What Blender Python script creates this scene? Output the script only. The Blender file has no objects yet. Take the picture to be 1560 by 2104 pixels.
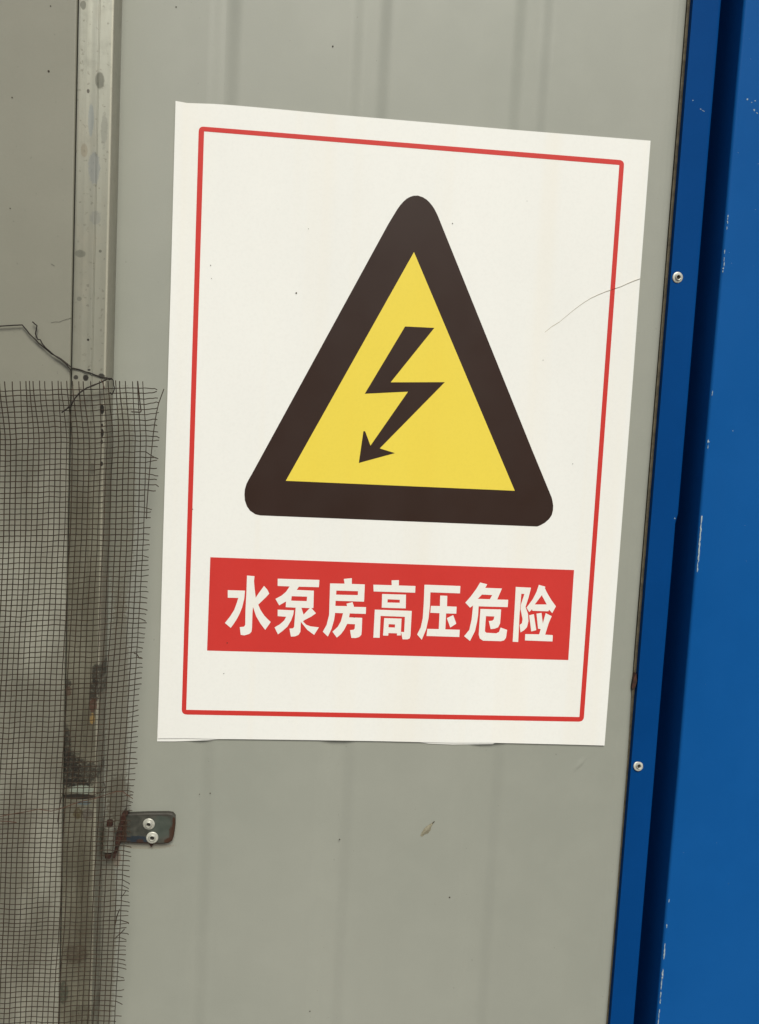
import bpy, bmesh, math, random
from mathutils import Vector, Matrix, noise
from mathutils.geometry import tessellate_polygon
random.seed(7)
S = bpy.context.scene
COL = S.collection

# ------------------------------------------------------------------ camera
F = 1850.0                                   # focal length in photo pixels
CAM = Vector((-0.0960, -0.7717, 1.5133))
rv = Vector((0.0980, 0.0470, 0.0997))
R = Matrix.Rotation(rv.length, 3, rv.normalized())
RIGHT, FWD, UP = R[0].copy(), R[1].copy(), R[2].copy()
cd = bpy.data.cameras.new('camera'); cam = bpy.data.objects.new('camera', cd); COL.objects.link(cam)
M3 = Matrix((RIGHT, UP, -FWD)).transposed()
cam.matrix_world = Matrix.Translation(CAM) @ M3.to_4x4()
cd.sensor_fit = 'HORIZONTAL'; cd.sensor_width = 36.0; cd.lens = F / 1560 * 36
cd.clip_start = 0.01; cd.clip_end = 500
S.camera = cam

# ------------------------------------------------------------------ light
SUN_EL, SUN_AZ = math.radians(46), math.radians(9)     # high, in front of the wall, a little from the right
w = bpy.data.worlds.new('World'); S.world = w; w.use_nodes = True
nt = w.node_tree; nt.nodes.clear()
sky = nt.nodes.new('ShaderNodeTexSky'); sky.sky_type = 'NISHITA'; sky.sun_disc = False
sky.sun_elevation = SUN_EL; sky.sun_rotation = math.pi - SUN_AZ
sky.dust_density = 3.0; sky.air_density = 1.0
bg = nt.nodes.new('ShaderNodeBackground'); bg.inputs[1].default_value = 0.05
wo = nt.nodes.new('ShaderNodeOutputWorld')
nt.links.new(sky.outputs[0], bg.inputs[0]); nt.links.new(bg.outputs[0], wo.inputs[0])
sl = bpy.data.lights.new('sun', 'SUN'); so = bpy.data.objects.new('sun', sl); COL.objects.link(so)
sl.energy = 2.0; sl.angle = math.radians(26); sl.color = (1.0, 0.993, 0.87)
d = Vector((-math.sin(SUN_AZ) * math.cos(SUN_EL), math.cos(SUN_AZ) * math.cos(SUN_EL), -math.sin(SUN_EL)))
so.rotation_euler = d.to_track_quat('-Z', 'Y').to_euler()
S.view_settings.view_transform = 'Standard'; S.view_settings.look = 'None'
S.view_settings.exposure = 0.66; S.view_settings.gamma = 1.0

# ------------------------------------------------------------------ helpers
def at(px, py, Y=0.0):
    """point of the vertical plane y = Y seen at photo pixel (px, py)"""
    dr = FWD * F + RIGHT * (px - 780) + UP * (1052 - py)
    t = (Y - CAM.y) / dr.y
    return CAM + dr * t

def tag(o, label=None, cat=None, group=None, kind=None):
    if label: o['label'] = label
    if cat: o['category'] = cat
    if group: o['group'] = group
    if kind: o['kind'] = kind
    return o

def empty(name, loc):
    o = bpy.data.objects.new(name, None); COL.objects.link(o); o.location = loc
    o.empty_display_size = 0.02
    return o

class MB:
    def __init__(s): s.v = []; s.f = []; s.m = []
    def face(s, pts, m=0):
        i = len(s.v); s.v += [tuple(p) for p in pts]; s.f.append(tuple(range(i, i + len(pts)))); s.m.append(m)
    def poly(s, loops, y, thick=0.0, m=0):
        """filled outline (x, z loops, first outer, others holes) in plane y facing -Y, with rim of given thickness behind it"""
        vv = [[Vector((a, b, 0)) for a, b in lp] for lp in loops]
        flat = [p for lp in vv for p in lp]
        tri = tessellate_polygon(vv)
        i = len(s.v); s.v += [(p.x, y, p.y) for p in flat]
        for t in tri:
            a, b, c = (flat[k] for k in t)
            cr = (b.x - a.x) * (c.y - a.y) - (b.y - a.y) * (c.x - a.x)
            t = t if cr > 0 else (t[0], t[2], t[1])
            s.f.append(tuple(i + k for k in t)); s.m.append(m)
        if thick:
            k = i
            for li, lp in enumerate(vv):
                n = len(lp); j = len(s.v); s.v += [(p.x, y + thick, p.y) for p in lp]
                ar = sum(lp[q].x * lp[(q + 1) % n].y - lp[(q + 1) % n].x * lp[q].y for q in range(n))
                for q in range(n):
                    q2 = (q + 1) % n
                    fc = (k + q, j + q, j + q2, k + q2)
                    if (ar > 0) != (li > 0): fc = fc
                    else: fc = fc[::-1]
                    s.f.append(fc); s.m.append(m)
                k += n
    def tube(s, pts, r, n=5, m=0, cap=True):
        pts = [Vector(p) for p in pts]; N = len(pts); base = len(s.v)
        rr = r if isinstance(r, (list, tuple)) else [r] * N
        ref = Vector((0.13, -1, 0.07)).normalized()
        for k, p in enumerate(pts):
            t = (pts[min(k + 1, N - 1)] - pts[max(k - 1, 0)])
            t = t.normalized() if t.length > 1e-9 else Vector((1, 0, 0))
            a = t.cross(ref)
            if a.length < 1e-3: a = t.cross(Vector((1, 0, 0)))
            a.normalize(); b = t.cross(a)
            for q in range(n):
                an = 2 * math.pi * q / n
                s.v.append(tuple(p + a * (math.cos(an) * rr[k]) + b * (math.sin(an) * rr[k])))
        for k in range(N - 1):
            for q in range(n):
                q2 = (q + 1) % n
                s.f.append((base + k * n + q, base + k * n + q2, base + (k + 1) * n + q2, base + (k + 1) * n + q)); s.m.append(m)
        if cap:
            s.f.append(tuple(base + q for q in range(n))[::-1]); s.m.append(m)
            s.f.append(tuple(base + (N - 1) * n + q for q in range(n))); s.m.append(m)
    def lathe(s, c, prof, n=28, m=0, dirv=(0, -1, 0)):
        """profile (radius, height along dirv) spun about dirv through c"""
        c = Vector(c); dv = Vector(dirv).normalized()
        a = dv.cross(Vector((0, 0, 1))).normalized(); b = dv.cross(a)
        base = len(s.v)
        for r, h in prof:
            for q in range(n):
                an = 2 * math.pi * q / n
                s.v.append(tuple(c + dv * h + a * (r * math.cos(an)) + b * (r * math.sin(an))))
        for k in range(len(prof) - 1):
            for q in range(n):
                q2 = (q + 1) % n
                s.f.append((base + k * n + q, base + (k + 1) * n + q, base + (k + 1) * n + q2, base + k * n + q2)); s.m.append(m)
    def extrude(s, prof, z0, z1, rows=None, shift=None, m=0, closed=True):
        """(x, y) outline swept up z; shift(x, y, z) -> (dx, dy)"""
        q = []
        for k, (x, y) in enumerate(prof):            # support points keep smooth shading local to the folds
            q.append((x, y)); x2, y2 = prof[(k + 1) % len(prof)]; L = math.hypot(x2 - x, y2 - y)
            if L > .0035 and (closed or k < len(prof) - 1):
                t = .0007 / L; q += [(x + (x2 - x) * t, y + (y2 - y) * t), (x2 + (x - x2) * t, y2 + (y - y2) * t)]
        prof = q
        zs = [z0] + (rows or []) + [z1]; n = len(prof); base = len(s.v)
        for z in zs:
            for i, (x, y) in enumerate(prof):
                dx, dy = shift(x, y, z) if shift else (0, 0)
                s.v.append((x + dx, y + dy, z))
        for k in range(len(zs) - 1):
            for q in range(n if closed else n - 1):
                q2 = (q + 1) % n
                s.f.append((base + k * n + q, base + k * n + q2, base + (k + 1) * n + q2, base + (k + 1) * n + q)); s.m.append(m)
        if closed:
            s.f.append(tuple(base + q for q in range(n))[::-1]); s.m.append(m)
            s.f.append(tuple(base + (len(zs) - 1) * n + q for q in range(n))); s.m.append(m)
    def build(s, name, mats, parent=None, smooth=None, fix=True):
        me = bpy.data.meshes.new(name)
        off = Vector(parent_loc(parent)) if parent else Vector((0, 0, 0))
        me.from_pydata([tuple(Vector(v) - off) for v in s.v], [], s.f)
        if not isinstance(mats, (list, tuple)): mats = [mats]
        for mt in mats: me.materials.append(mt)
        for p, mi in zip(me.polygons, s.m): p.material_index = mi
        if fix:
            bm = bmesh.new(); bm.from_mesh(me)
            bmesh.ops.recalc_face_normals(bm, faces=bm.faces); bm.to_mesh(me); bm.free()
        if smooth is not None:
            for p in me.polygons: p.use_smooth = True
            me.set_sharp_from_angle(angle=math.radians(smooth))
        me.update()
        o = bpy.data.objects.new(name, me); COL.objects.link(o)
        if parent: o.parent = parent
        return o

def parent_loc(p):
    v = Vector((0, 0, 0))
    while p is not None:
        v += p.location; p = p.parent
    return v

def rebase(o, loc):
    """move a top-level mesh's origin to loc without moving the mesh"""
    o.data.transform(Matrix.Translation(-Vector(loc))); o.location = loc
    return o

# ------------------------------------------------------------------ materials
def srgb(r, g, b):
    f = lambda c: (c / 255 / 12.92) if c / 255 <= 0.04045 else ((c / 255 + 0.055) / 1.055) ** 2.4
    return (f(r), f(g), f(b), 1)

class Mat:
    def __init__(s, name):
        s.m = bpy.data.materials.new(name); s.m.use_nodes = True
        s.n = s.m.node_tree.nodes; s.l = s.m.node_tree.links
        s.b = s.n['Principled BSDF']
        s.geo = s.n.new('ShaderNodeNewGeometry')
        s.pos = s.geo.outputs['Position']
    def new(s, t, **kw):
        nd = s.n.new(t)
        for k, v in kw.items(): setattr(nd, k, v)
        return nd
    def noise(s, scale, detail=4, rough=0.6, sc=(1, 1, 1), off=(0, 0, 0), dist=0.0):
        mp = s.new('ShaderNodeMapping'); mp.inputs['Scale'].default_value = sc; mp.inputs['Location'].default_value = off
        s.l.new(s.pos, mp.inputs[0])
        t = s.new('ShaderNodeTexNoise'); t.inputs['Scale'].default_value = scale
        t.inputs['Detail'].default_value = detail; t.inputs['Roughness'].default_value = rough
        t.inputs['Distortion'].default_value = dist
        s.l.new(mp.outputs[0], t.inputs['Vector']); return t.outputs['Fac']
    def rng(s, x, a, b, c=0.0, d=1.0, smooth=False):
        r = s.new('ShaderNodeMapRange'); r.clamp = True
        if smooth: r.interpolation_type = 'SMOOTHSTEP'
        s.l.new(x, r.inputs[0])
        for k, v in zip((1, 2, 3, 4), (a, b, c, d)): r.inputs[k].default_value = v
        return r.outputs[0]
    def math(s, op, a, b=None):
        m = s.new('ShaderNodeMath', operation=op)
        for i, x in enumerate((a, b)):
            if x is None: continue
            if isinstance(x, (int, float)): m.inputs[i].default_value = x
            else: s.l.new(x, m.inputs[i])
        return m.outputs[0]
    def mix(s, fac, a, b):
        m = s.new('ShaderNodeMix', data_type='RGBA')
        if isinstance(fac, (int, float)): m.inputs[0].default_value = fac
        else: s.l.new(fac, m.inputs[0])
        for i, x in ((6, a), (7, b)):
            if isinstance(x, tuple): m.inputs[i].default_value = x if len(x) == 4 else x + (1,)
            else: s.l.new(x, m.inputs[i])
        return m.outputs[2]
    def axis(s, k):
        sp = s.new('ShaderNodeSeparateXYZ'); s.l.new(s.pos, sp.inputs[0]); return sp.outputs[k]
    def spot(s, c, r, nz=None, amp=0.5, soft=0.25):
        a = s.new('ShaderNodeVectorMath', operation='SUBTRACT'); s.l.new(s.pos, a.inputs[0]); a.inputs[1].default_value = (c[0], 0, c[1])
        b = s.new('ShaderNodeVectorMath', operation='MULTIPLY'); s.l.new(a.outputs[0], b.inputs[0]); b.inputs[1].default_value = (1 / r[0], 0, 1 / r[1])
        l = s.new('ShaderNodeVectorMath', operation='LENGTH'); s.l.new(b.outputs[0], l.inputs[0])
        v = l.outputs['Value']
        if nz is not None:
            v = s.math('ADD', v, s.math('MULTIPLY', s.math('SUBTRACT', nz, 0.5), amp * 2))
        return s.rng(v, 1.0, 1.0 - soft, 0, 1, True)
    def bump(s, h, dist, strength=1.0, prev=None):
        b = s.new('ShaderNodeBump'); b.inputs['Strength'].default_value = strength; b.inputs['Distance'].default_value = dist
        s.l.new(h, b.inputs['Height'])
        if prev is not None: s.l.new(prev, b.inputs['Normal'])
        return b.outputs[0]
    def done(s, col=None, rough=0.5, metal=0.0, nrm=None, spec=None):
        if isinstance(col, tuple): s.b.inputs['Base Color'].default_value = col if len(col) == 4 else col + (1,)
        elif col is not None: s.l.new(col, s.b.inputs['Base Color'])
        if isinstance(rough, (int, float)): s.b.inputs['Roughness'].default_value = rough
        else: s.l.new(rough, s.b.inputs['Roughness'])
        if isinstance(metal, (int, float)): s.b.inputs['Metallic'].default_value = metal
        else: s.l.new(metal, s.b.inputs['Metallic'])
        if nrm is not None: s.l.new(nrm, s.b.inputs['Normal'])
        if spec is not None: s.b.inputs['Specular IOR Level'].default_value = spec
        return s.m

def mul(c, k): return tuple(x * k for x in c[:3]) + (1,)

def painted_sheet(name, col, tint, rough, specks=True, pale=None, spots=(), spec=0.5):
    m = Mat(name)
    big = m.noise(3.5, 3, 0.5)
    streak = m.noise(15, 4, 0.5, sc=(1, 1, 0.03))
    blot = m.noise(28, 5, 0.6, off=(3, 1, 7))
    fine = m.noise(900, 2, 0.5)
    c = m.mix(m.rng(big, 0.35, 0.7), col, tint)
    c = m.mix(m.math('MULTIPLY', m.rng(streak, 0.35, 0.75), 0.22), c, mul(col, 0.80))
    c = m.mix(m.math('MULTIPLY', m.rng(blot, 0.45, 0.8), 0.25), c, mul(tint, 1.12))
    c = m.mix(m.math('MULTIPLY', m.rng(fine, 0.4, 0.8), 0.10), c, mul(col, 0.7))
    if specks:
        sp = m.noise(260, 2, 0.4, off=(9, 2, 4))
        c = m.mix(m.math('MULTIPLY', m.rng(sp, 0.75, 0.79), 0.3), c, mul(col, 0.35))
    if pale: c = pale(m, c)
    for (px, py, rx, ry, colr, st, am) in spots:
        p = at(px, py, 0)
        nz = m.noise(500, 3, 0.6)
        c = m.mix(m.math('MULTIPLY', m.spot((p.x, p.z), (rx * 0.00042, ry * 0.00042), nz, am), st), c, colr)
    n1 = m.bump(m.noise(9, 2, 0.5, sc=(1, 1, 0.35)), 0.0016, 0.6)
    n2 = m.bump(m.noise(700, 2, 0.5), 0.00006, 0.35, n1)
    r = m.rng(m.noise(40, 4, 0.6, sc=(1, 1, 0.3)), 0.3, 0.7, rough - 0.06, rough + 0.08)
    return m.done(c, r, 0.0, n2, spec)

GREY = (0.278, 0.286, 0.249, 1)
mat_door = painted_sheet('grey_paint', GREY, (0.308, 0.311, 0.273, 1), 0.42, spots=[
    (300, 1738, 60, 8, srgb(120, 100, 75), 0.3, 0.6),
    (240, 1765, 9, 20, srgb(110, 70, 45), 0.4, 0.6), (250, 1050, 30, 260, (0.15, 0.14, 0.10, 1), 0.5, 0.4), (240, 1480, 26, 320, (0.14, 0.125, 0.09, 1), 0.55, 0.4), (216, 1930, 24, 330, (0.14, 0.125, 0.09, 1), 0.55, 0.4), (245, 1640, 26, 60, (0.07, 0.06, 0.04, 1), .5, .6)])  # broad brown spots: grime plus wire cloth shade painted onto the door

def pale_patches(m, c):  # pale and brown noise patches below the top of the wire cloth
    z0 = at(60, 800, -0.028).z
    lo = m.rng(m.axis(2), z0 + 0.005, z0 - 0.06)
    f = m.rng(m.noise(17, 4, 0.55, sc=(1.3, 1, 0.55), off=(1.3, 0, 2.2)), 0.42, 0.66)
    f = m.math('MULTIPLY', m.math('MULTIPLY', f, lo), 0.62)
    c = m.mix(f, c, (0.46, 0.455, 0.385, 1))
    g = m.math('MULTIPLY', m.math('MULTIPLY', m.rng(m.noise(11, 3, 0.5, off=(5, 5, 5)), 0.38, 0.62), lo), 0.22)
    return m.mix(g, c, (0.155, 0.128, 0.090, 1))
mat_left = painted_sheet('grey_paint_patchy', (0.200, 0.195, 0.155, 1), (0.228, 0.222, 0.180, 1), 0.5, pale=pale_patches)

BLUE = (0.003, 0.072, 0.265, 1)
mat_blue = painted_sheet('blue_paint', BLUE, (0.006, 0.086, 0.30, 1), 0.42, specks=False, spec=0.07)

RL, RR = at(150, 600, -.03).x, at(221.5, 600, -.03).x
mat_trim = painted_sheet('shaded_blue_paint', (0.0015, 0.045, 0.185, 1), (0.0025, 0.052, 0.21, 1), 0.5, specks=False, spec=0.03)  # darker copy of the blue: shade on the flange put into the colour
def rail_mat():
    m = Mat('galvanised_steel')
    st = m.noise(60, 5, 0.6, sc=(1, 1, 0.03)); bl = m.noise(90, 5, 0.65); sp = m.noise(55, 3, 0.5, sc=(1, 1, .5), off=(4, 4, 4))
    c = m.mix(m.rng(st, 0.35, 0.7), (0.19, 0.184, 0.145, 1), (0.262, 0.258, 0.21, 1))
    up = m.rng(m.axis(2), at(190, 520, -.03).z, at(190, 20, -.03).z)
    c = m.mix(m.math('MULTIPLY', up, m.rng(st, .3, .6, .5, .9)), c, (0.41, 0.41, 0.35, 1))
    c = m.mix(m.math('MULTIPLY', m.rng(bl, 0.5, 0.75), 0.45), c, (0.24, 0.24, 0.205, 1))
    c = m.mix(m.math('MULTIPLY', m.rng(sp, 0.5, 0.7), 0.35), c, (0.30, 0.27, 0.21, 1))
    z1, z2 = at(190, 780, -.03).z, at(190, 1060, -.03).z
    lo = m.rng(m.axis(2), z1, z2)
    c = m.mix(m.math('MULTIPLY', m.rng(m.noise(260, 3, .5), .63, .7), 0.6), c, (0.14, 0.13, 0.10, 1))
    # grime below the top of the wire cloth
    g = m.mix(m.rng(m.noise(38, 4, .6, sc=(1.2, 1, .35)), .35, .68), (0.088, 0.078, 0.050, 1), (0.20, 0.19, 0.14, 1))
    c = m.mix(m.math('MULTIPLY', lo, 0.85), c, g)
    edge_lit = m.math('MULTIPLY', m.rng(m.math('ABSOLUTE', m.math('SUBTRACT', m.axis(0), RR - .0007)), .0013, .0007), m.rng(st, .3, .55, .35, .9))
    c = m.mix(m.math('MULTIPLY', edge_lit, .7), c, (0.42, 0.40, 0.32, 1))  # pale line down the right edge: the lit corner painted into the colour
    nz = m.noise(420, 4, 0.7); nz2 = m.noise(260, 5, 0.75, sc=(1, 1, 1.5))
    fleck = m.rng(m.noise(620, 3, .7, sc=(1, 1, .8), off=(7, 7, 7)), .37, .47, .25, 1)
    BK, RB, OC = (0.016, 0.013, 0.010, 1), (0.075, 0.030, 0.018, 1), (0.30, 0.19, 0.06, 1)
    GD = (0.115, 0.115, 0.09, 1); SV = (0.30, 0.34, 0.28, 1); BG = (0.13, 0.17, 0.18, 1)
    for (x, y, rx, ry, cc, s_, a, k) in [
        (171, 10, 6, 9, GD, .8, .2, 0), (205, 165, 9.5, 17, GD, .8, .12, 0), (187, 245, 6, 34, (0.2, 0.22, 0.22, 1), .6, .3, 0),
        (193, 345, 12, 34, (0.19, 0.2, 0.2, 1), .6, .5, 0), (173, 309, 7, 14, (0.2, 0.17, 0.12, 1), .6, .3, 0),
        (165, 521, 11, 8, GD, .8, .3, 0), (196, 447, 12, 14, (0.2, 0.2, 0.18, 1), .6, .6, 0), (214, 268, 7, 34, (0.2, 0.2, 0.17, 1), .6, .5, 0),
        (181, 187, 3, 4, (0.05, 0.04, 0.03, 1), .9, .5, 0), (206, 516, 3, 3, (0.08, 0.08, 0.06, 1), .8, .4, 0), (163, 614, 5, 5, GD, .7, .4, 0),
        (181, 698, 2.5, 2.5, BK, 1, .2, 0), (183, 760, 3.5, 2, BK, 1, .3, 0),
        (156, 775, 5, 5, BK, .9, .25, 0), (176, 776, 6, 7, BK, 1, .25, 0), (209, 772, 7, 5, BK, .9, .4, 0),
        (210, 841, 4.5, 11, BK, 1, .2, 0), (210, 890, 3.2, 10, BK, 1, .3, 0), (210, 874, 2, 4, BK, 1, .3, 0), (209, 908, 3, 5, BK, .8, .4, 0),
        (209, 953, 3, 5, BK, 1, .3, 0), (190, 963, 5, 14, BK, .35, .5, 0),
        (198, 1385, 10, 26, BK, .97, .45, 1), (194, 1420, 11, 30, BK, .95, .45, 1), (191, 1449, 9, 16, RB, .95, .5, 1), (190, 1477, 6, 13, OC, .95, .35, 1),
        (139, 1404, 8, 10, BK, .9, .4, 1), (139, 1420, 8, 12, RB, .8, .5, 1),
        (136, 1540, 11, 55, BK, .95, .35, 1), (146, 1582, 22, 42, BK, .95, .55, 1), (172, 1590, 34, 30, BK, .92, .7, 1), (160, 1562, 14, 6, BK, .9, .6, 1),
        (150, 1608, 40, 9, BK, .9, .6, 1), (168, 1623, 28, 10, SV, .85, .3, 0), (160, 1637, 40, 7, BK, .95, .3, 0), (172, 1650, 15, 5, BG, .9, .4, 0),
        (160, 1672, 11, 13, (0.075, 0.055, 0.02, 1), .95, .3, 1), (180, 1674, 12, 16, (0.09, 0.075, 0.065, 1), .9, .35, 1),
        (155, 1960, 28, 24, (0.05, 0.032, 0.018, 1), .6, .5, 1), (130, 2040, 12, 28, (0.06, 0.065, 0.045, 1), .9, .3, 1), (170, 2090, 30, 30, (0.055, 0.045, 0.03, 1), .5, .5, 1)]:
        p = at(x, y, -.03)
        f = m.spot((p.x, p.z), (rx * .00041, ry * .00041), nz2 if k else nz, a)
        if k == 1: f = m.math('MULTIPLY', m.math('MULTIPLY', f, fleck), .88)
        c = m.mix(m.math('MULTIPLY', f, s_), c, cc)
    n1 = m.bump(m.noise(70, 4, .6, sc=(1, 1, .15)), 0.0006, 0.5)
    n1 = m.bump(nz, 0.00015, 0.5, n1)
    r = m.rng(bl, .3, .7, .42, .66)
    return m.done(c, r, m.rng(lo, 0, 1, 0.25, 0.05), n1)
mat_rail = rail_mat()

def print_mat(name, col, dk=0.93, rough=0.42):
    m = Mat(name)
    c = m.mix(m.rng(m.noise(7, 3, .5, sc=(1, 1, .5)), .35, .68), col, mul(col, dk))
    c = m.mix(m.math('MULTIPLY', m.rng(m.noise(420, 3, .6), .45, .8), .18), c, mul(col, 0.8))
    st = m.rng(m.noise(30, 3, .5, sc=(1, 1, .02), off=(2, 2, 2)), .52, .68)
    c = m.mix(m.math('MULTIPLY', st, .22), c, (col[0] * .98, col[1] * .90, col[2] * .78, 1))
    n1 = m.bump(m.noise(14, 3, .5, sc=(1, 1, .18)), 0.0026, .6)
    n1 = m.bump(m.noise(240, 3, .6), 0.00004, .4, n1)
    return m.done(c, m.rng(m.noise(30, 3, .5), .3, .7, rough - .05, rough + .08), 0, n1, 0.3)
mat_white = print_mat('printed_white', (0.795, 0.792, 0.77, 1), .96)
mat_red = print_mat('printed_red', (0.575, 0.036, 0.030, 1))
mat_yellow = print_mat('printed_yellow', (0.78, 0.615, 0.075, 1), .97)
mat_black = print_mat('printed_black', (0.030, 0.014, 0.010, 1), .85)
mat_char = print_mat('printed_white_lettering', (0.78, 0.77, 0.735, 1), .97)

def simple(name, col, col2, rough, metal=0, scale=120, bmp=0.0003, lo=.4, hi=.65):
    m = Mat(name); nz = m.noise(scale, 5, .65)
    return m.done(m.mix(m.rng(nz, lo, hi), col, col2), m.rng(nz, .3, .7, rough - .08, rough + .1), metal, m.bump(nz, bmp, .6))
mat_wire = simple('dark_wire', (0.020, 0.011, 0.005, 1), (0.045, 0.026, 0.013, 1), .85, 0, 300, .0001)
mat_wire_rust = simple('rusty_wire', (0.10, 0.040, 0.022, 1), (0.045, 0.022, 0.013, 1), .75, .1, 200, .0001)
mat_tie = simple('black_tie_wire', (0.010, 0.007, 0.005, 1), (0.022, 0.014, 0.009, 1), .8, 0, 250, .0001)
mat_rivet = simple('aluminium', (0.58, 0.575, 0.51, 1), (0.42, 0.41, 0.36, 1), .42, .4, 400, .00008)
mat_hole = simple('dark_rivet_pin', (0.010, 0.009, 0.006, 1), (0.025, 0.02, 0.014, 1), .7)
mat_rust = simple('rust', (0.055, 0.016, 0.009, 1), (0.018, 0.011, 0.007, 1), .85, 0, 260, .0006)
mat_seal = simple('olive_foam_edge', (0.12, 0.10, 0.062, 1), (0.065, 0.055, 0.038, 1), .8, 0, 140, .0006)
mat_chip = simple('scratched_primer', (0.36, 0.42, 0.44, 1), (0.16, 0.25, 0.33, 1), .6, 0, 500, .0001)
mat_leaf = simple('dry_seed_skin', (0.27, 0.25, 0.18, 1), (0.17, 0.15, 0.10, 1), .8, 0, 900, .0002)
mat_speck = simple('dark_dirt', (0.025, 0.02, 0.014, 1), (0.05, 0.035, 0.02, 1), .9)
mat_added_ground = simple('added_ground_concrete', (0.27, 0.255, 0.225, 1), (0.20, 0.19, 0.165, 1), .9, 0, 9, .002)

def bracket_mat():
    m = Mat('bracket_steel')
    nz = m.noise(160, 5, .65); nz2 = m.noise(330, 4, .6)
    c = m.mix(m.rng(nz, .35, .68), (0.040, 0.041, 0.034, 1), (0.085, 0.083, 0.068, 1))
    p = at(330, 1700, -.004); c = m.mix(m.math('MULTIPLY', m.spot((p.x, p.z), (.011, .012), nz, .4), .6), c, (0.065, 0.085, 0.07, 1))
    p = at(280, 1724, -.004); c = m.mix(m.math('MULTIPLY', m.spot((p.x, p.z), (.02, .0035), nz, .3), .85), c, (0.016, 0.026, 0.040, 1))
    RU = (0.052, 0.022, 0.011, 1)
    for (x, y, rx, ry, s_) in [(357, 1705, 4, 32, .95), (300, 1672, 70, 4, .8), (350, 1728, 14, 8, .95), (285, 1733, 50, 3.5, .95), (252, 1700, 10, 60, .9), (345, 1673, 16, 4, .7), (288, 1728, 8, 5, .8), (352, 1712, 5, 18, .8)]:
        p = at(x, y, -.004); cc = RU if s_ > .75 and y != 1672 else (0.04, 0.035, 0.028, 1)
        c = m.mix(m.math('MULTIPLY', m.spot((p.x, p.z), (rx * .00042, ry * .00042), nz2, .5), s_), c, cc)
    return m.done(c, m.rng(nz, .3, .7, .45, .7), .25, m.bump(nz, .0004, .7))
mat_bracket = bracket_mat()

# ------------------------------------------------------------------ the place
Z0, Z1 = 0.0, 2.5
g = MB(); g.face([(-4, -6, 0), (4, -6, 0), (4, 1, 0), (-4, 1, 0)])
tag(g.build('added_ground', mat_added_ground, fix=False), kind='structure')  # unseen ground, added for the light it bounces onto the wall

xe = at(1424, 0, 0).x                 # left edge of the blue sheet
RL, RR = at(150, 600, -.03).x, at(221.5, 600, -.03).x
def xd(px, py): return at(px, py, 0).x

# grey door panel, shallow pressed bands, right edge rolled back
prof = [(RL + .004, 0.0)]
def band(a, b, dep=.0021, sl=.0070):
    c = (a + b) / 2; h = (b - a) / 2
    for k in range(9): prof.append((c - h - sl + 2 * sl * k / 8, dep * (1 - math.cos(math.pi * k / 8)) / 2))
    for k in range(9): prof.append((c + h - sl + 2 * sl * k / 8, dep * (1 + math.cos(math.pi * k / 8)) / 2))
bands = [(xd(445, 100), xd(480, 100)), (xd(655, 1800), xd(706, 1800)), (xd(958, 1800), xd(1010, 1800))]
for a, b in bands: band(a, b)
xg = xe - .0028
prof += [(xg - .014, 0), (xg - .009, .0003), (xg - .0055, .0010), (xg - .003, .0021), (xg - .0013, .0037), (xg - .0003, .006), (xg, .009), (xg, .04), (RL + .004, .04)]
door = empty('door_panel', (-.02, .02, Z0)); tag(door, 'smooth grey steel door sheet with faint pressed bands behind the warning sign', 'door panel')
zt, zb_ = at(1305, 1350, 0).z, at(1285, 1600, 0).z
def dshift(x, y, z):
    if x < xg - .016 or y > .02: return (0, 0)
    t = min(1, max(0, (zt - z) / (zt - zb_))); t = t * t * (3 - 2 * t)
    return (.0019 * t + .0002 * noise.noise(Vector((0, 3, z * 9))), 0)
b = MB(); b.extrude(prof, Z0 + .01, Z1, rows=[Z0 + .01 + .03 * k for k in range(1, 82)], shift=dshift); b.build('steel_sheet', mat_door, door, smooth=32)
b = MB(); b.extrude([(xg + .0004, .0052), (xe + .004, .0048), (xe + .004, .03), (xg + .0004, .03)], Z0 + .01, Z1)
b.build('foam_edge', mat_seal, door)
# rusted nick in the rolled edge
b = MB(); pz = at(1304, 1398, 0)
lp = [(1308, 1384), (1303, 1393), (1300, 1405), (1299, 1414), (1302, 1418), (1306, 1412), (1309, 1400)]
b.poly([[(at(x, y, -.0006).x, at(x, y, -.0006).z) for x, y in lp]], -.0006, .006); b.build('rusted_nick', mat_rust, door)
# small dent below the sign: crescent shaped press in the sheet
b = MB(); N = 26
c0 = at(1192, 1572, 0)
for sgn in (0,):
    rows = []
    for i in range(N + 1):
        for j in range(N + 1):
            u, v = (i / N - .5) * 2, (j / N - .5) * 2
            x, z = u * .016, v * .016
            r2 = u * u + v * v
            a = math.radians(-50); q = x * math.cos(a) - z * math.sin(a); p_ = x * math.sin(a) + z * math.cos(a)
            h = -0.0009 * math.exp(-(q / .0065) ** 2 - (p_ / .0028) ** 2) + .0011 * math.exp(-(q / .0075) ** 2 - ((p_ + .0035) / .003) ** 2)
            h *= max(0, 1 - r2) ** 1
            rows.append((c0.x + x, -.00004 * max(0, 1 - r2) + .00003 + h * .8 - (.00004 if r2 < .9 else 0), c0.z + z))
    b.v = rows
    for i in range(N):
        for j in range(N):
            k = i * (N + 1) + j
            if all(((a / N - .5) * 2) ** 2 + ((c / N - .5) * 2) ** 2 < 1.02 for a, c in ((i, j), (i + 1, j + 1), (i + 1, j), (i, j + 1))):
                b.f.append((k, k + N + 1, k + N + 2, k + 1)); b.m.append(0)
o = b.build('dent', mat_door, door, smooth=60, fix=False)

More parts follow.
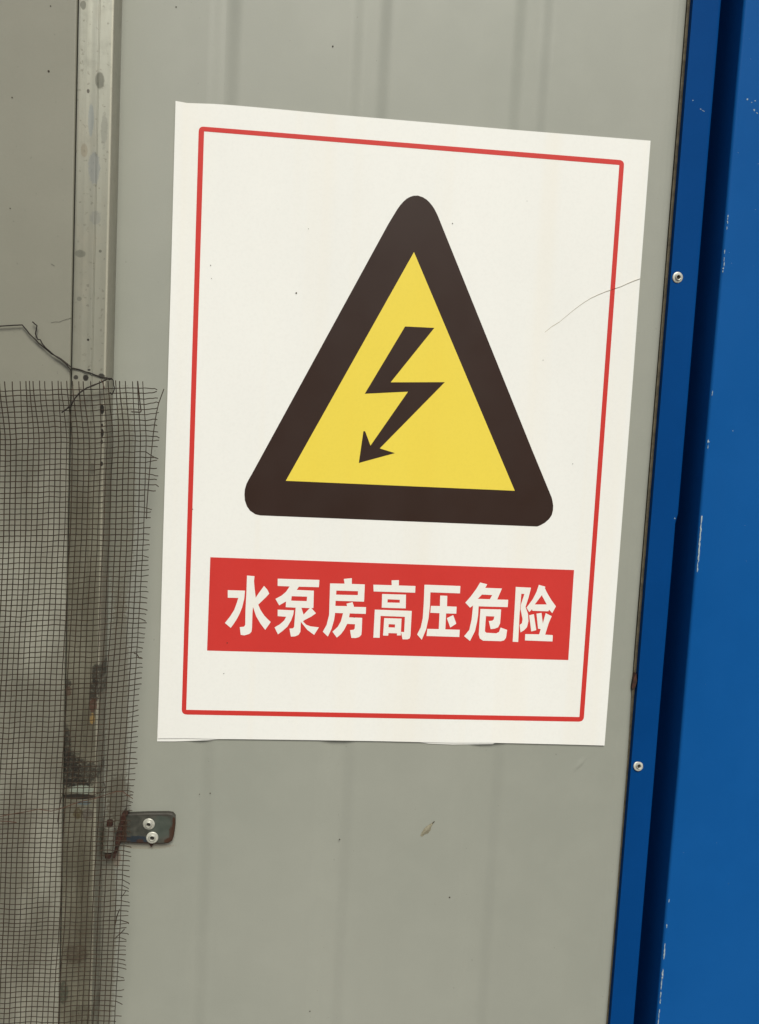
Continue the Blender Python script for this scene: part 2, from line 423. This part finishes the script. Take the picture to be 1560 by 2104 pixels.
# left grey panel, flush with the rail face
lw = empty('wall_panel', (-.5, -.01, Z0)); tag(lw, 'grey steel wall panel left of the galvanised rail, its lower part under the wire cloth', 'wall panel')
xl = RL - .0011
b = MB(); b.extrude([(-1.2, -.0285), (xl - .0012, -.0285), (xl - .0004, -.0281), (xl, -.0273), (xl, .03), (-1.2, .03)], Z0 + .01, Z1)
b.build('steel_sheet', mat_left, lw, smooth=40)

# galvanised rail: folded channel with a shallow centre groove
rail = empty('door_rail', ((RL + RR) / 2, 0, Z0)); tag(rail, 'galvanised steel rail running top to bottom, stained and rusty below', 'rail')
Y = -.030; gx = at(203, 100, Y).x
pr = [(RL, .0), (RL, Y + .0014), (RL + .0004, Y + .0004), (RL + .0014, Y), (RL + .0075, Y), (RL + .0095, Y + .0003), (RL + .012, Y + .0003), (RL + .0135, Y),
      (gx - .0007, Y), (gx - .0002, Y + .00045), (gx + .0002, Y + .00045), (gx + .0007, Y),
      (RR - .0013, Y), (RR - .0006, Y + .0001), (RR - .00015, Y + .0005), (RR, Y + .0011), (RR + .0002, -.0003)]
b = MB(); b.extrude(pr, Z0 + .01, Z1)
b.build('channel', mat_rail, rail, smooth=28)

# blue profiled sheet
xf = at(1483, 0, 0).x; YC = -.0135; xc = at(1530, 0, YC).x
zk = at(1393, 1056, 0).z
blue = empty('profiled_sheet', (xc, 0, Z0)); tag(blue, 'blue painted profiled steel sheet along the right side, riveted beside the grey door', 'cladding sheet')
tp = [(xe, -.0006), (xf - .0022, -.0006), (xf - .0008, -.0003), (xf - .0002, .0006), (xf, .0022), (xf, .044), (xe, .044)]
bp = [(xf - .004, .045), (xc, .045), (xc, YC + .0022), (xc + .0005, YC + .0008), (xc + .0020, YC),
      (xc + .118, YC), (xc + .1205, YC + .0015), (xc + .121, .045), (xc + .18, .045), (xc + .18, .055), (xf - .004, .055)]
def bshift(x, y, z):
    s_ = 0
    fold = abs(x - xf) < .0045 and y < .006; lip = y < YC + .004 and x < xc + .006
    if fold and z < zk: s_ = -.0017 * min(1, (zk - z) / .008)
    if fold: s_ += .0006 * noise.noise(Vector((0, 0, z * 6)))
    if lip: s_ += .0005 * noise.noise(Vector((5, 0, z * 7)))
    return (s_, 0)
rows = sorted([Z0 + .01 + k * .05 for k in range(1, 49)] + [zk, zk - .008, zk - .004])
b = MB(); b.extrude(bp, Z0 + .01, Z1, rows=rows, shift=bshift); b.build('sheet', mat_blue, blue, smooth=50)
b = MB(); b.extrude(tp, Z0 + .01, Z1, rows=rows, shift=bshift); b.build('edge_trim', mat_trim, blue, smooth=50)
# chips of missing paint
b = MB()
def chip(px, py, wpx, hpx, Yp, ang=0):
    p = at(px, py, Yp); n = random.randint(6, 9); lp = []
    for k in range(n):
        a = 2 * math.pi * k / n; rr = random.uniform(.6, 1.15)
        x, z = math.cos(a) * wpx * .0002 * rr, math.sin(a) * hpx * .0002 * rr
        lp.append((p.x + x * math.cos(ang) - z * math.sin(ang), p.z + x * math.sin(ang) + z * math.cos(ang)))
    b.poly([lp], Yp - random.uniform(.00006, .00022), .0002)
def edge_x(y): return 1530 + (1349 - 1530) * y / 2104
for y0, y1, n in ((440, 470, 6), (510, 560, 9), (805, 812, 2), (905, 925, 3), (1055, 1190, 34), (1085, 1150, 22), (1935, 2104, 40), (1700, 1960, 3)):
    for k in range(n):
        y = random.uniform(y0, y1); chip(edge_x(y) + 3.2 + abs(random.gauss(0, 1.0)), y, random.uniform(1.2, 3.0), random.uniform(4, 18) if n > 20 else random.uniform(3, 10), YC)
for x, y, w_, h_, a in ((1446, 228, 9, 1.2, -.35), (1440, 224, 5, 1.5, -.3), (1536, 204, 5, 4, .3), (1550, 226, 4, 5, .2), (1556, 232, 6, 1.5, -.4), (1552, 207, 3, 3, 0), (1545, 210, 2, 2, 0), (1424, 206, 2.5, 2.5, 0),
                        (1506, 885, 2.5, 2.5, 0), (1387, 1065, 3, 4, 0)):
    chip(x, y, w_, h_, YC if x > edge_x(y) + 4 else -.0006, a)
for k in range(14):
    y = random.uniform(0, 2104); x = random.uniform(edge_x(y) + 12, 1560); s_ = random.uniform(.5, 1.3); chip(x, y, s_, s_, YC)
tag(b.build('paint_chips', mat_chip, blue, fix=False), kind='stuff')

def rivet(px, py, Y, name_parent, R0=.0047, tilt=(0, 0), rot=0):
    p = at(px, py, Y); k = R0 / .0047
    dv = Vector((tilt[0], -1, tilt[1]))
    b = MB()
    b.lathe(p, [(.00468 * k, 0), (.0047 * k, .0003), (.0046 * k, .0006), (.0042 * k, .0008), (.0035 * k, .0009), (.0030 * k, .0009), (.0027 * k, .0013), (.0024 * k, .0021), (.0021 * k, .0024), (.0018 * k, .0023), (.0017 * k, .0016), (.0016 * k, .0003)], 30, 0, dv)
    o = b.build('rivet', mat_rivet, name_parent, smooth=50)
    b2 = MB(); b2.lathe(p, [(.00165 * k, .0004), (.0009 * k, .0008), (.00001, .0009)], 16, 0, dv)
    h = b2.build('rivet_pin', mat_hole, o, smooth=50)
    return o
r1 = rivet(1392.5, 570, -.0006, blue, .0048, (.05, -.02)); r1['label'] = 'pale pop rivet with an open dark centre'
r2 = rivet(1311.5, 1574, -.0006, blue, .0046, (.02, .22)); r2['label'] = 'pale pop rivet with a shallow domed centre'

# ------------------------------------------------------------------ warning sign
YS = -.0016
sign = empty('warning_sign', at(780, 1000, 0)); sign.location.y = 0
tag(sign, 'white printed high voltage warning sign with a yellow triangle stuck on the grey door', 'sign')
def pl(pts, Y=YS, o=(0, 0), s=1.0):
    r = []
    for x, y in pts:
        p = at(o[0] + x / s, o[1] + y / s, Y); r.append((p.x, p.z))
    return r
sheet = [(360.8, 207), (384.6, 211.3), (441, 213.3), (479.5, 216), (566.7, 223.6), (694.9, 235.6), (900, 253), (1050, 266), (1337.2, 288.8),
         (1315.7, 573), (1300, 790), (1277, 1090), (1242.5, 1532), (1150, 1529.5), (1020, 1526.5), (930, 1526.5), (780, 1523), (620, 1520.5), (500, 1519), (440, 1518.5), (380, 1517), (324, 1517.5),
         (335, 1110), (350.5, 600)]
b = MB(); b.poly([pl(sheet)], YS, .0005); b.build('printed_sheet', mat_white, sign, fix=False)
back = [(334, 1200), (600, 1200), (1200, 1200), (1230, 1529), (1020, 1526), (1012, 1529), (930, 1530), (880, 1528), (850, 1523), (620, 1518), (450, 1519), (430, 1521), (360, 1523.5), (322.8, 1523.5)]
b = MB(); b.poly([pl(back, -.0008)], -.0008, .0006); b.build('backing_sheet', mat_white, sign, fix=False)
def arc(c_, p0, p1, n=6):
    """quadratic corner from p0 to p1 round control c_"""
    return [tuple((1 - t) ** 2 * p0[k] + 2 * t * (1 - t) * c_[k] + t * t * p1[k] for k in (0, 1)) for t in [i / n for i in range(n + 1)]]
def rounded(c, r):
    out = []
    for i in range(len(c)):
        p, a, q = Vector(c[i - 1]), Vector(c[i]), Vector(c[(i + 1) % len(c)])
        out += arc(tuple(a), tuple(a + (p - a).normalized() * r), tuple(a + (q - a).normalized() * r))
    return out
outer = rounded([(408.6, 259.2), (1283.2, 329.2), (1199.5, 1483), (373.3, 1468)], 11)
inner = [(419.5, 269.7), (1272.9, 338.8), (1190.8, 1473.3), (382.8, 1458.5)]
b = MB(); b.poly([pl(outer), pl(inner)], YS - .00012, .0001); b.build('red_border', mat_red, sign, fix=False)
za = lambda L: [(760 + x / 7.8, 380 + y / 7.8) for x, y in L]
zb = lambda L: [(480 + x / 7.8, 900 + y / 7.8) for x, y in L]
zc = lambda L: [(1000 + x / 7.8, 920 + y / 7.8) for x, y in L]
tri = za([(300, 620), (440, 390), (490, 320), (540, 265), (590, 220), (640, 192), (700, 172), (770, 168), (850, 195), (910, 232), (960, 280), (1005, 335), (1040, 390), (1090, 490), (1150, 640)]) + \
      zc([(720, 10), (1010, 715), (1045, 800), (1060, 870), (1068, 930), (1065, 1000), (1045, 1080), (1000, 1145), (930, 1205), (850, 1248), (810, 1262)]) + \
      zb([(430, 1240), (350, 1222), (265, 1165), (215, 1095), (182, 1000), (175, 900), (182, 820), (205, 740), (240, 670), (300, 565)])
b = MB(); b.poly([pl(tri)], YS - .00012, .0001); b.build('black_triangle', mat_black, sign, fix=False)
b = MB(); b.poly([pl([(850.8, 517.8), (1057.9, 1008.3), (587.4, 987.8)])], YS - .00024, .0001); b.build('yellow_triangle', mat_yellow, sign, fix=False)
bolt = [(820, 190), (1192, 208), (636, 900), (1325, 898), (498, 1740), (690, 1800), (232, 1925), (290, 1522), (312, 1522), (380, 1705), (858, 1018), (308, 1045)]
b = MB(); b.poly([pl(bolt, YS, (700, 640), 6.188)], YS - .00036, .0001); b.build('lightning_arrow', mat_black, sign, fix=False)
b = MB(); b.poly([pl([(432.3, 1144.9), (1179.8, 1171.2), (1168, 1356.2), (425.6, 1336.7)])], YS - .00012, .0001); b.build('red_banner', mat_red, sign, fix=False)
A1 = ((420, 1130), 3.9); A2 = ((780, 1130), 3.714)
GL = [
 (A1, [[[(188,322),(326,326),(320,390),(303,460),(285,505),(265,545),(240,585),(212,624),(165,585),(205,535),(240,480),(260,425),(272,384),(188,382)]],
       [[(342,205),(402,210),(398,250),(402,300),(412,382),(440,340),(478,288),(505,318),(520,350),(490,382),(432,438),(450,480),(480,525),(505,552),(532,577),(488,640),(450,590),(415,530),(390,455),(386,500),(382,620),(378,655),(360,673),(320,684),(292,680),(284,618),(318,615),(328,600),(330,480),(338,330)]]]),
 (A1, [[[(588,230),(922,240),(918,298),(758,294),(740,320),(878,326),(874,465),(858,466),(895,507),(855,535),(805,560),(790,572),(815,598),(850,612),(918,620),(880,680),(825,640),(773,575),(770,655),(755,680),(728,692),(694,694),(682,630),(710,628),(720,615),(724,560),(732,462),(652,458),(655,412),(600,444),(570,392),(620,365),(655,335),(684,292),(588,288)],
        [(700,370),(824,374),(820,410),(696,406)],
        [(778,463),(845,466),(795,518)]],
       [[(588,478),(718,484),(712,520),(695,565),(665,615),(625,650),(590,676),(563,620),(605,596),(640,565),(656,535),(588,530)]]]),
 (A1, [[[(1118,232),(1182,226),(1182,272),(1286,276),(1280,414),(1052,407),(1050,448),(1144,450),(1140,430),(1188,418),(1200,456),(1296,458),(1294,512),(1165,508),(1160,540),(1265,544),(1262,640),(1258,680),(1240,698),(1210,706),(1178,704),(1168,642),(1195,640),(1205,630),(1208,595),(1145,592),(1120,640),(1095,674),(1062,702),(1027,655),(1070,615),(1095,570),(1112,507),(1048,504),(1040,560),(1020,630),(990,694),(950,655),(980,600),(1000,520),(1008,268),(1124,270)],
        [(1058,325),(1232,330),(1230,362),(1056,358)]]]),
 (A2, [[[(-47,265),(93,269),(92,232),(148,230),(147,271),(274,275),(272,326),(-45,316)]],
       [[(20,336),(202,341),(200,446),(17,440)], [(62,376),(155,380),(154,403),(60,401)]],
       [[(-36,455),(246,465),(236,655),(230,675),(212,682),(176,682),(164,625),(188,627),(194,510),(8,503),(1,670),(-47,669)]],
       [[(36,520),(168,524),(162,652),(133,652),(134,636),(68,634),(66,654),(27,653)], [(70,566),(119,568),(117,592),(68,590)]]]),
 (A2, [[[(343,265),(617,275),(614,331),(388,323),(385,420),(374,520),(356,605),(322,685),(287,645),(315,590),(330,520),(338,400)]],
       [[(463,348),(517,350),(515,430),(588,433),(586,486),(508,484),(502,606),(612,609),(609,664),(359,656),(365,602),(452,604),(458,482),(388,479),(392,427),(461,428)]],
       [[(514,520),(562,497),(586,562),(540,592)]]]),
 (A2, [[[(768,248),(822,262),(806,289),(934,294),(898,378),(982,380),(978,436),(756,430),(752,500),(744,550),(728,620),(690,694),(646,658),(685,610),(703,530),(714,424),(690,440),(655,402),(700,350),(740,295)],
        [(782,340),(860,344),(842,376),(750,373)]],
       [[(770,450),(928,454),(920,560),(905,590),(880,600),(848,604),(834,542),(860,540),(872,530),(876,507),(812,505),(804,620),(815,632),(890,636),(912,626),(924,592),(974,610),(965,670),(950,690),(925,696),(790,692),(765,675),(757,645)]]]),
 (A2, [[[(1040,282),(1156,288),(1138,360),(1114,435),(1134,490),(1136,545),(1125,590),(1100,615),(1076,628),(1069,572),(1086,560),(1092,530),(1076,450),(1078,420),(1106,335),(1082,334),(1068,500),(1058,702),(1016,700),(1028,500)]],
       [[(1216,266),(1265,280),(1262,292),(1280,330),(1310,380),(1346,430),(1318,482),(1295,456),(1288,468),(1168,464),(1164,452),(1143,474),(1122,440),(1170,375),(1198,320)],
        [(1238,345),(1276,416),(1184,416)]],
       [[(1142,498),(1178,490),(1196,612),(1158,622)]],
       [[(1198,486),(1236,480),(1246,560),(1268,482),(1314,505),(1290,560),(1264,646),(1322,650),(1320,698),(1110,690),(1112,642),(1218,644),(1230,604),(1210,600)]]]),
]
for (o_, s_), polys in GL:
    b = MB()
    for loops in polys: b.poly([pl(lp, YS, o_, s_) for lp in loops], YS - .00024, .0001)
    b.build('character', mat_char, sign, fix=False)
# crease: a thin raised fold running in from the right edge
cr = [(1316.0, 572), (1302, 577), (1290, 582), (1276, 588.5), (1265, 592), (1256, 595.5), (1247, 598), (1230, 605), (1213, 613), (1196, 624), (1180, 636), (1163, 650), (1150, 661), (1135, 670), (1120, 682)]
b = MB()
for k in range(len(cr) - 1):
    (x0, y0), (x1, y1) = cr[k], cr[k + 1]
    t0, t1 = 1 - k / (len(cr) - 1), 1 - (k + 1) / (len(cr) - 1)
    mi = 1 if 1254 <= (x0 + x1) / 2 <= 1266 else 0
    def row(x, y, t):
        p = at(x, y, YS); wd = .00075; h = .00055 * t ** .6 + .00002
        nv = Vector((-.45, 0, -.89))
        return [(p.x + nv.x * wd, YS - .0001, p.z + nv.z * wd), (p.x, YS - .0001 - h, p.z), (p.x - nv.x * wd * .25, YS - .0001, p.z - nv.z * wd * .25)]
    a, c = row(x0, y0, t0), row(x1, y1, t1)
    b.face([a[0], a[1], c[1], c[0]], mi); b.face([a[1], a[2], c[2], c[1]], mi)
b.build('crease', [print_mat('creased_sheet', (0.50, 0.46, 0.37, 1), .9), print_mat('creased_red', (0.40, 0.035, 0.03, 1), .9)], sign, fix=False)  # darker tones paint the fold's shadow line along with its dirt
# small dark specks and scuffs on the sheet
b = MB()
for x, y, r in ((609, 602, 1.6), (433, 545, .9), (435, 572, .7), (930, 459, 1.0), (728, 1268, 1.1), (467, 1321, 1.2), (460, 1384, .9), (396, 1046, .9), (1177, 953, .8), (1083, 413, .6), (1116, 740, .7), (634, 470, .7)):
    p = at(x, y, YS)
    b.poly([[(p.x + math.cos(a) * r * .00042 * random.uniform(.8, 1.2), p.z + math.sin(a) * r * .00042) for a in [k * math.pi / 4 for k in range(8)]]], YS - .00042, .0002)
tag(b.build('specks', mat_speck, sign, fix=False), kind='stuff')

# ------------------------------------------------------------------ hinge bracket
br = empty('hinge_bracket', at(305, 1700, 0)); tag(br, 'small rusty steel bracket with two pale rivets at the edge of the wire cloth', 'bracket')
pt = [(250, 1673), (300, 1671), (345, 1670.5), (355, 1672), (360, 1678), (360, 1695), (357, 1718), (354, 1727), (346, 1732), (335, 1734), (295, 1733), (246, 1731)]
def pb(L, Y): return [(at(x, y, Y).x, at(x, y, Y).z) for x, y in L]
b = MB()
YB = -.0042
outl = pb(pt, YB); cx = sum(p[0] for p in outl) / len(outl); cz = sum(p[1] for p in outl) / len(outl)
inn = [(cx + (x - cx) * .955, cz + (z - cz) * .92) for x, z in outl]
b.poly([inn], YB - .0005)
n = len(outl)
for k in range(n):
    k2 = (k + 1) % n
    b.face([(inn[k][0], YB - .0005, inn[k][1]), (inn[k2][0], YB - .0005, inn[k2][1]), (outl[k2][0], YB, outl[k2][1]), (outl[k][0], YB, outl[k][1])])
    b.face([(outl[k][0], YB, outl[k][1]), (outl[k2][0], YB, outl[k2][1]), (outl[k2][0], -.0002, outl[k2][1]), (outl[k][0], -.0002, outl[k][1])])
b.build('plate', mat_bracket, br)
b = MB()
leg = [((262, 1664), 5.5), ((256, 1674), 7), ((250, 1690), 5.5), ((246, 1706), 5.5), ((244, 1722), 7), ((241, 1738), 5.5), ((237, 1752), 4), ((235, 1762), 2)]
for k in range(len(leg) - 1):
    (p0, w0), (p1, w1) = leg[k], leg[k + 1]
    a, c = at(*p0, -.006), at(*p1, -.006); w0 *= .00033; w1 *= .00033
    yk0, yk1 = -.0065 - .0008 * (k % 2), -.0065 - .0008 * ((k + 1) % 2)
    b.face([(a.x - w0, yk0 - .001, a.z), (c.x - w1, yk1 - .001, c.z), (c.x + w1, yk1, c.z), (a.x + w0, yk0, a.z)])
    b.face([(a.x + w0, yk0, a.z), (c.x + w1, yk1, c.z), (c.x + w1, -.0005, c.z), (a.x + w0, -.0005, a.z)])
    b.face([(a.x - w0, yk0 - .001, a.z), (a.x - w0, -.0005, a.z), (c.x - w1, -.0005, c.z), (c.x - w1, yk1 - .001, c.z)])
b.build('rusty_strap', mat_rust, br, fix=False)
b = MB()
k0, k1 = at(226, 1697, -.010), at(223, 1748, -.010)
b.tube([k0 + (k1 - k0) * t for t in (0, .02, .98, 1)], [.0044, .0052, .0052, .0044], 18)
b.build('knuckle', mat_rail if False else simple('worn_zinc', (0.25, 0.25, 0.21, 1), (0.13, 0.12, 0.095, 1), .5, .3, 150, .0004), br, smooth=50)
b = MB(); k0, k1 = at(226, 1686, -.010), at(222, 1762, -.010)
b.tube([k0, k1], .0026, 12); b.build('hinge_pin', mat_rust, br, smooth=50)
ra = rivet(306, 1693, YB - .0006, br, .0052, (-.05, -.06)); ra['label'] = 'upper pale rivet of the bracket'
rb = rivet(313, 1721, YB - .0006, br, .0052, (.02, .05)); rb['label'] = 'lower pale rivet of the bracket'
b = MB(); b.poly([pb([(306, 1733), (317, 1733), (314, 1737), (311, 1741), (308, 1737)], -.003)], -.003, .0025); b.build('rust_drip', mat_rust, br, fix=False)

# ------------------------------------------------------------------ wire cloth
YM = -.0365
cloth = empty('wire_cloth', at(120, 1500, YM)); tag(cloth, 'frayed dark woven wire cloth hanging over the rail and left panel', 'wire mesh')
def edge(y):                                   # photo x of the right-most full warp at row y
    K = [(700, 296), (785, 297), (900, 301), (1000, 298), (1100, 295), (1230, 288), (1360, 280), (1500, 271), (1600, 264), (1750, 254), (1900, 247), (2104, 235), (2300, 226)]
    for (y0, x0), (y1, x1) in zip(K, K[1:]):
        if y0 <= y <= y1: return x0 + (x1 - x0) * (y - y0) / (y1 - y0)
    return K[-1][1]
def endx(y):                                   # where the loose weft ends reach
    K = [(700, 325), (795, 325), (900, 326), (1000, 324), (1020, 320), (1060, 309), (1250, 303), (1350, 294), (1480, 284), (1560, 282), (1600, 279), (1655, 272), (1760, 268), (1900, 263), (2000, 258), (2104, 247), (2300, 236)]
    for (y0, x0), (y1, x1) in zip(K, K[1:]):
        if y0 <= y <= y1: return x0 + (x1 - x0) * (y - y0) / (y1 - y0)
    return K[-1][1]
def nz(a, b_, c=0): return noise.noise(Vector((a, b_, c)))
NW = 46
warp_off = []
acc = 0
for i in range(NW):
    warp_off.append(acc); acc += 11.35 + 1.1 * nz(i * 1.7, 3.3)
def warp_x(i, y):
    sp = 1.02 - .02 * (y - 780) / 1300
    lean = 6.5 * math.exp(-((y - 785) / 75) ** 2) * (nz(i * .55, 7.7) * 1.2 - .75)
    return edge(y) - warp_off[i] * sp + 2.6 * nz(i * .22, y * .006, 1.5) * min(1, (i + 1) / 6) + .6 * nz(i * .9, y * .05) + lean
weft_y = []
y = 797.0; j = 0
while y < 2280:
    weft_y.append(y)
    s_ = 11.15
    if y > 1150: s_ = 10.85
    if y > 1500: s_ = 10.3
    if 1880 < y < 2010: s_ = 8.7
    y += s_ * (1 + .10 * nz(j * .8, 4.4)); j += 1
def weft_dy(j, x, y):
    slope = (-.022 if y < 1150 else -.022 - .0 * y)
    d_ = 0
    right = max(0, x - 190)
    if 1250 < y < 1720: d_ = -right * .085 * math.sin((y - 1250) / 470 * math.pi)
    return slope * (x - 300) + d_ + 3.2 * nz(x * .014, y * .007, 9) + .8 * nz(x * .085, j * 1.3) + 1.5 * nz(x * .035, j * .4)
def sag(x, y): return .0022 * nz(x * .008, y * .004, 20) + .0006 * nz(x * .03, y * .02, 4)
def MP(x, y, dy=0): return at(x, y, YM + sag(x, y) + dy + (max(0, x - 215) / 100) * .012)
RW = .00036
b = MB()
ys = [783 + k * 12.2 for k in range(125)]
for i in range(NW):
    ph = random.uniform(0, 9); top = 783 + 3.5 * nz(i * 1.9, 1.1)
    pts = []
    for k, yy in enumerate(ys):
        yv = top if k == 0 else yy
        pts.append(MP(warp_x(i, yv), yv, (.00022 if (k + i) % 2 else -.00022)))
    b.tube(pts, RW * random.uniform(.85, 1.12), 4)
tag(b.build('upright_wires', mat_wire, cloth, smooth=80, fix=False), kind='stuff')
b = MB(); b2 = MB()
for j, yy in enumerate(weft_y):
    x1 = endx(yy) + random.uniform(-3, 2); xe_ = edge(yy)
    if random.random() < .06: x1 = xe_ + random.uniform(-12, 3)
    xs = []; x = -190.0
    while x < xe_: xs.append(x); x += 5.8
    curl = random.choice((0, 0, .04, .1, .2, -.12, .15, .42, -.05, .08)) if yy > 960 else random.uniform(-.26, .02)
    if 1380 < yy < 1520: curl = random.uniform(-.16, 0)
    if 930 < yy < 940: curl = .6
    n = 5
    xs += [xe_ + (x1 - xe_) * t / n for t in range(n + 1)]
    pts = []
    for k, x in enumerate(xs):
        dy = weft_dy(j, x, yy); o = max(0, x - xe_)
        dy += curl * o + (.006 * o * o * random.uniform(-.3, 1) * (1 if k == len(xs) - 1 else .6))
        pts.append(MP(x, yy + dy, (-.00022 if (k + j) % 2 else .00022)))
    rr = RW * random.uniform(.85, 1.1)
    b.tube(pts, rr, 4)
tag(b.build('cross_wires', mat_wire, cloth, smooth=80, fix=False), kind='stuff')
# loose strands that have come out of the weave
def strand(pts, r, mat, parent=cloth, name='loose_strand', dy=-.0007):
    q = []
    for k in range(len(pts) - 1):
        for t in (0, .33, .66):
            q.append((pts[k][0] + (pts[k + 1][0] - pts[k][0]) * t, pts[k][1] + (pts[k + 1][1] - pts[k][1]) * t))
    q.append(pts[-1])
    bb = MB(); bb.tube([MP(x, y_, dy) for x, y_ in q], r, 6); return bb.build(name, mat, parent, smooth=80, fix=False)
strand([(337, 799), (331, 815), (326, 829), (321, 851), (318, 870), (315, 892), (313, 912), (310, 940), (308, 962), (306, 985), (304, 1010), (302, 1040), (301, 1066)], .00036, mat_wire)
strand([(283, 783), (286, 812), (288, 830), (290, 845), (288, 847), (270, 846)], .00045, mat_wire)
strand([(0, 1678), (18, 1674), (35, 1671), (55, 1668), (78, 1663), (105, 1667), (125, 1662), (148, 1653), (170, 1646), (195, 1641), (215, 1634), (238, 1627), (252, 1626), (262, 1634), (273, 1641)], .0003, mat_wire_rust)
strand([(-20, 1686), (15, 1688), (34, 1690)], .00035, mat_wire_rust)
strand([(206, 1607), (214, 1609), (216, 1618), (208, 1628), (196, 1632), (180, 1638), (150, 1641)], .0003, mat_wire)
strand([(133, 1618), (126, 1640), (122, 1660), (118, 1690)], .0003, mat_wire)
strand([(256, 1909), (250, 1916), (243, 1922), (236, 1929)], .0004, mat_wire)
strand([(246, 1868), (240, 1885), (236, 1905), (239, 1885), (244, 1872)], .0003, mat_wire)
strand([(259, 1830), (254, 1838), (248, 1845)], .0003, mat_wire)
strand([(275, 1342), (281, 1344), (286, 1352), (293, 1353), (285, 1352)], .0004, mat_wire)

# tie wires: binding wire looped over the rail
def tie(pts, r, Y, label, mat=mat_tie, group=None, name='tie_wire'):
    q = []
    for k in range(len(pts) - 1):
        for t in (0, .33, .66):
            x = pts[k][0] + (pts[k + 1][0] - pts[k][0]) * t; y_ = pts[k][1] + (pts[k + 1][1] - pts[k][1]) * t
            q.append(at(x + .5 * nz(x * .1, y_ * .1, 3), y_ + .5 * nz(x * .1, y_ * .1, 8), Y))
    q.append(at(*pts[-1], Y))
    bb = MB(); bb.tube(q, r, 7); o = bb.build(name, mat, None, smooth=80, fix=False)
    rebase(o, q[-1]); tag(o, label, 'wire'); return o
wireA = [(-60, 672), (0, 670), (30, 668), (46, 667.5), (52, 675), (60, 685), (70, 695), (80, 705), (92, 715), (106, 727), (122, 735), (134, 744), (141, 750), (148, 756), (163, 759), (174, 763), (185, 766), (198, 771), (210, 775), (225, 779)]
t1_ = tie(wireA, .00050, -.0310, 'long dark tie wire slanting from the left edge to the rail above the wire cloth')
t2_ = tie([(67, 661), (71, 665), (76, 669), (75, 677), (73, 685), (75, 692), (78, 697.5), (83, 698), (87, 706), (93, 713.5), (106, 725), (113, 731), (124, 738), (136, 748), (143, 757), (147, 762.5)], .0005, -.0318, 'short kinked dark wire end twisted round the long tie wire left of the rail')
t3_ = tie([(222, 778), (208, 785), (192, 792), (178, 797), (165, 806), (157, 814), (150, 825), (144, 833), (137, 840), (127, 848)], .00056, -.0392, 'dark doubled wire running down left from the knot across the top of the wire cloth')
bb = MB(); L2 = [(212, 784), (190, 791), (168, 803), (152, 822), (146, 836), (133, 842)]
bb.tube([at(x, y_, -.0385) for x, y_ in L2], .0003, 6)
o = bb.build('second_strand', mat_tie, t3_, smooth=80, fix=False)
t4_ = tie([(216, 777), (224, 777.5), (229, 777), (233, 782), (233.5, 790), (235, 797), (233.5, 804), (230, 811), (226, 806)], .00045, -.0385, 'short dark wire loop hooked round the right edge of the rail at the knot')
t5_ = tie([(208, 780), (211, 786), (213, 792), (215, 799)], .00034, -.0392, 'tiny reddish rusty wire end hanging below the knot on the rail', mat_wire_rust)
bb = MB(); k = at(223, 778.5, -.036)
bb.tube([k + Vector((-.003, 0, .001)), k + Vector((-.001, -.0008, .0004)), k + Vector((.001, -.0008, 0)), k + Vector((.0028, 0, 0))], [.0004, .0009, .0009, .0004], 8)
bb.build('knot', mat_tie, t4_, smooth=80, fix=False)

# dry seed skin stuck on the door, hair-thin fibres
b = MB()
pts = [(864, 1718), (867, 1711), (872, 1703), (879, 1697), (884, 1694), (889, 1691), (891, 1690), (890, 1694), (887, 1699), (885, 1707), (880, 1713), (873, 1715), (868, 1720)]
lp = pb(pts, -.0008); ctr = (sum(p[0] for p in lp) / len(lp), sum(p[1] for p in lp) / len(lp))
for k in range(len(lp)):
    k2 = (k + 1) % len(lp)
    b.face([(ctr[0], -.0016, ctr[1]), (lp[k][0], -.0003, lp[k][1]), (lp[k2][0], -.0003, lp[k2][1])])
o = b.build('dry_leaf', mat_leaf, None, fix=True)
rebase(o, at(878, 1705, 0)); tag(o, 'tiny dry brown leaf scrap stuck on the grey door below the sign', 'leaf')
bb = MB(); bb.tube([at(889, 1692, -.0006), at(893, 1688, -.001)], .0004, 6); bb.build('leaf_stalk', mat_speck, o, fix=False)
def fibre(pts, Y, label):
    bb = MB(); bb.tube([at(x, y_, Y) for x, y_ in pts], .00009, 5); o = bb.build('plant_fibre', mat_tie, None, fix=False)
    rebase(o, at(*pts[0], Y)); tag(o, label, 'fibre')
fibre([(105, 663), (113, 661), (122, 661.5), (130, 658), (140, 655), (147, 653)], -.0288, 'thin pale hair-like fibre lying on the left panel just above the wires')
fibre([(105, 542), (112, 546)], -.0288, 'tiny dark fibre on the left panel beside the rail')
bb = MB()
for x, y_, r, Y_ in ((100, 146, 1.8, -.0286), (684, 95, 1.5, -.0001), (362, 14, 1.2, -.0001), (25, 200, 1.2, -.0286), (21, 428, 1, -.0286), (104, 12, 1, -.0286), (698, 1725, 1.4, -.0001), (924, 1844, 1.6, -.0001), (637, 2078, 1.2, -.0001), (432, 1630, 1.2, -.0001), (410, 1632, 1, -.0001)):
    p = at(x, y_, Y_); bb.poly([[(p.x + math.cos(a) * r * .00042, p.z + math.sin(a) * r * .00042) for a in [q * math.pi / 4 for q in range(8)]]], Y_ - .0003, .0003)
o = bb.build('dirt_specks', mat_speck, None, fix=False); tag(o, 'tiny dark dirt specks scattered on the grey panels', 'dirt', kind='stuff')
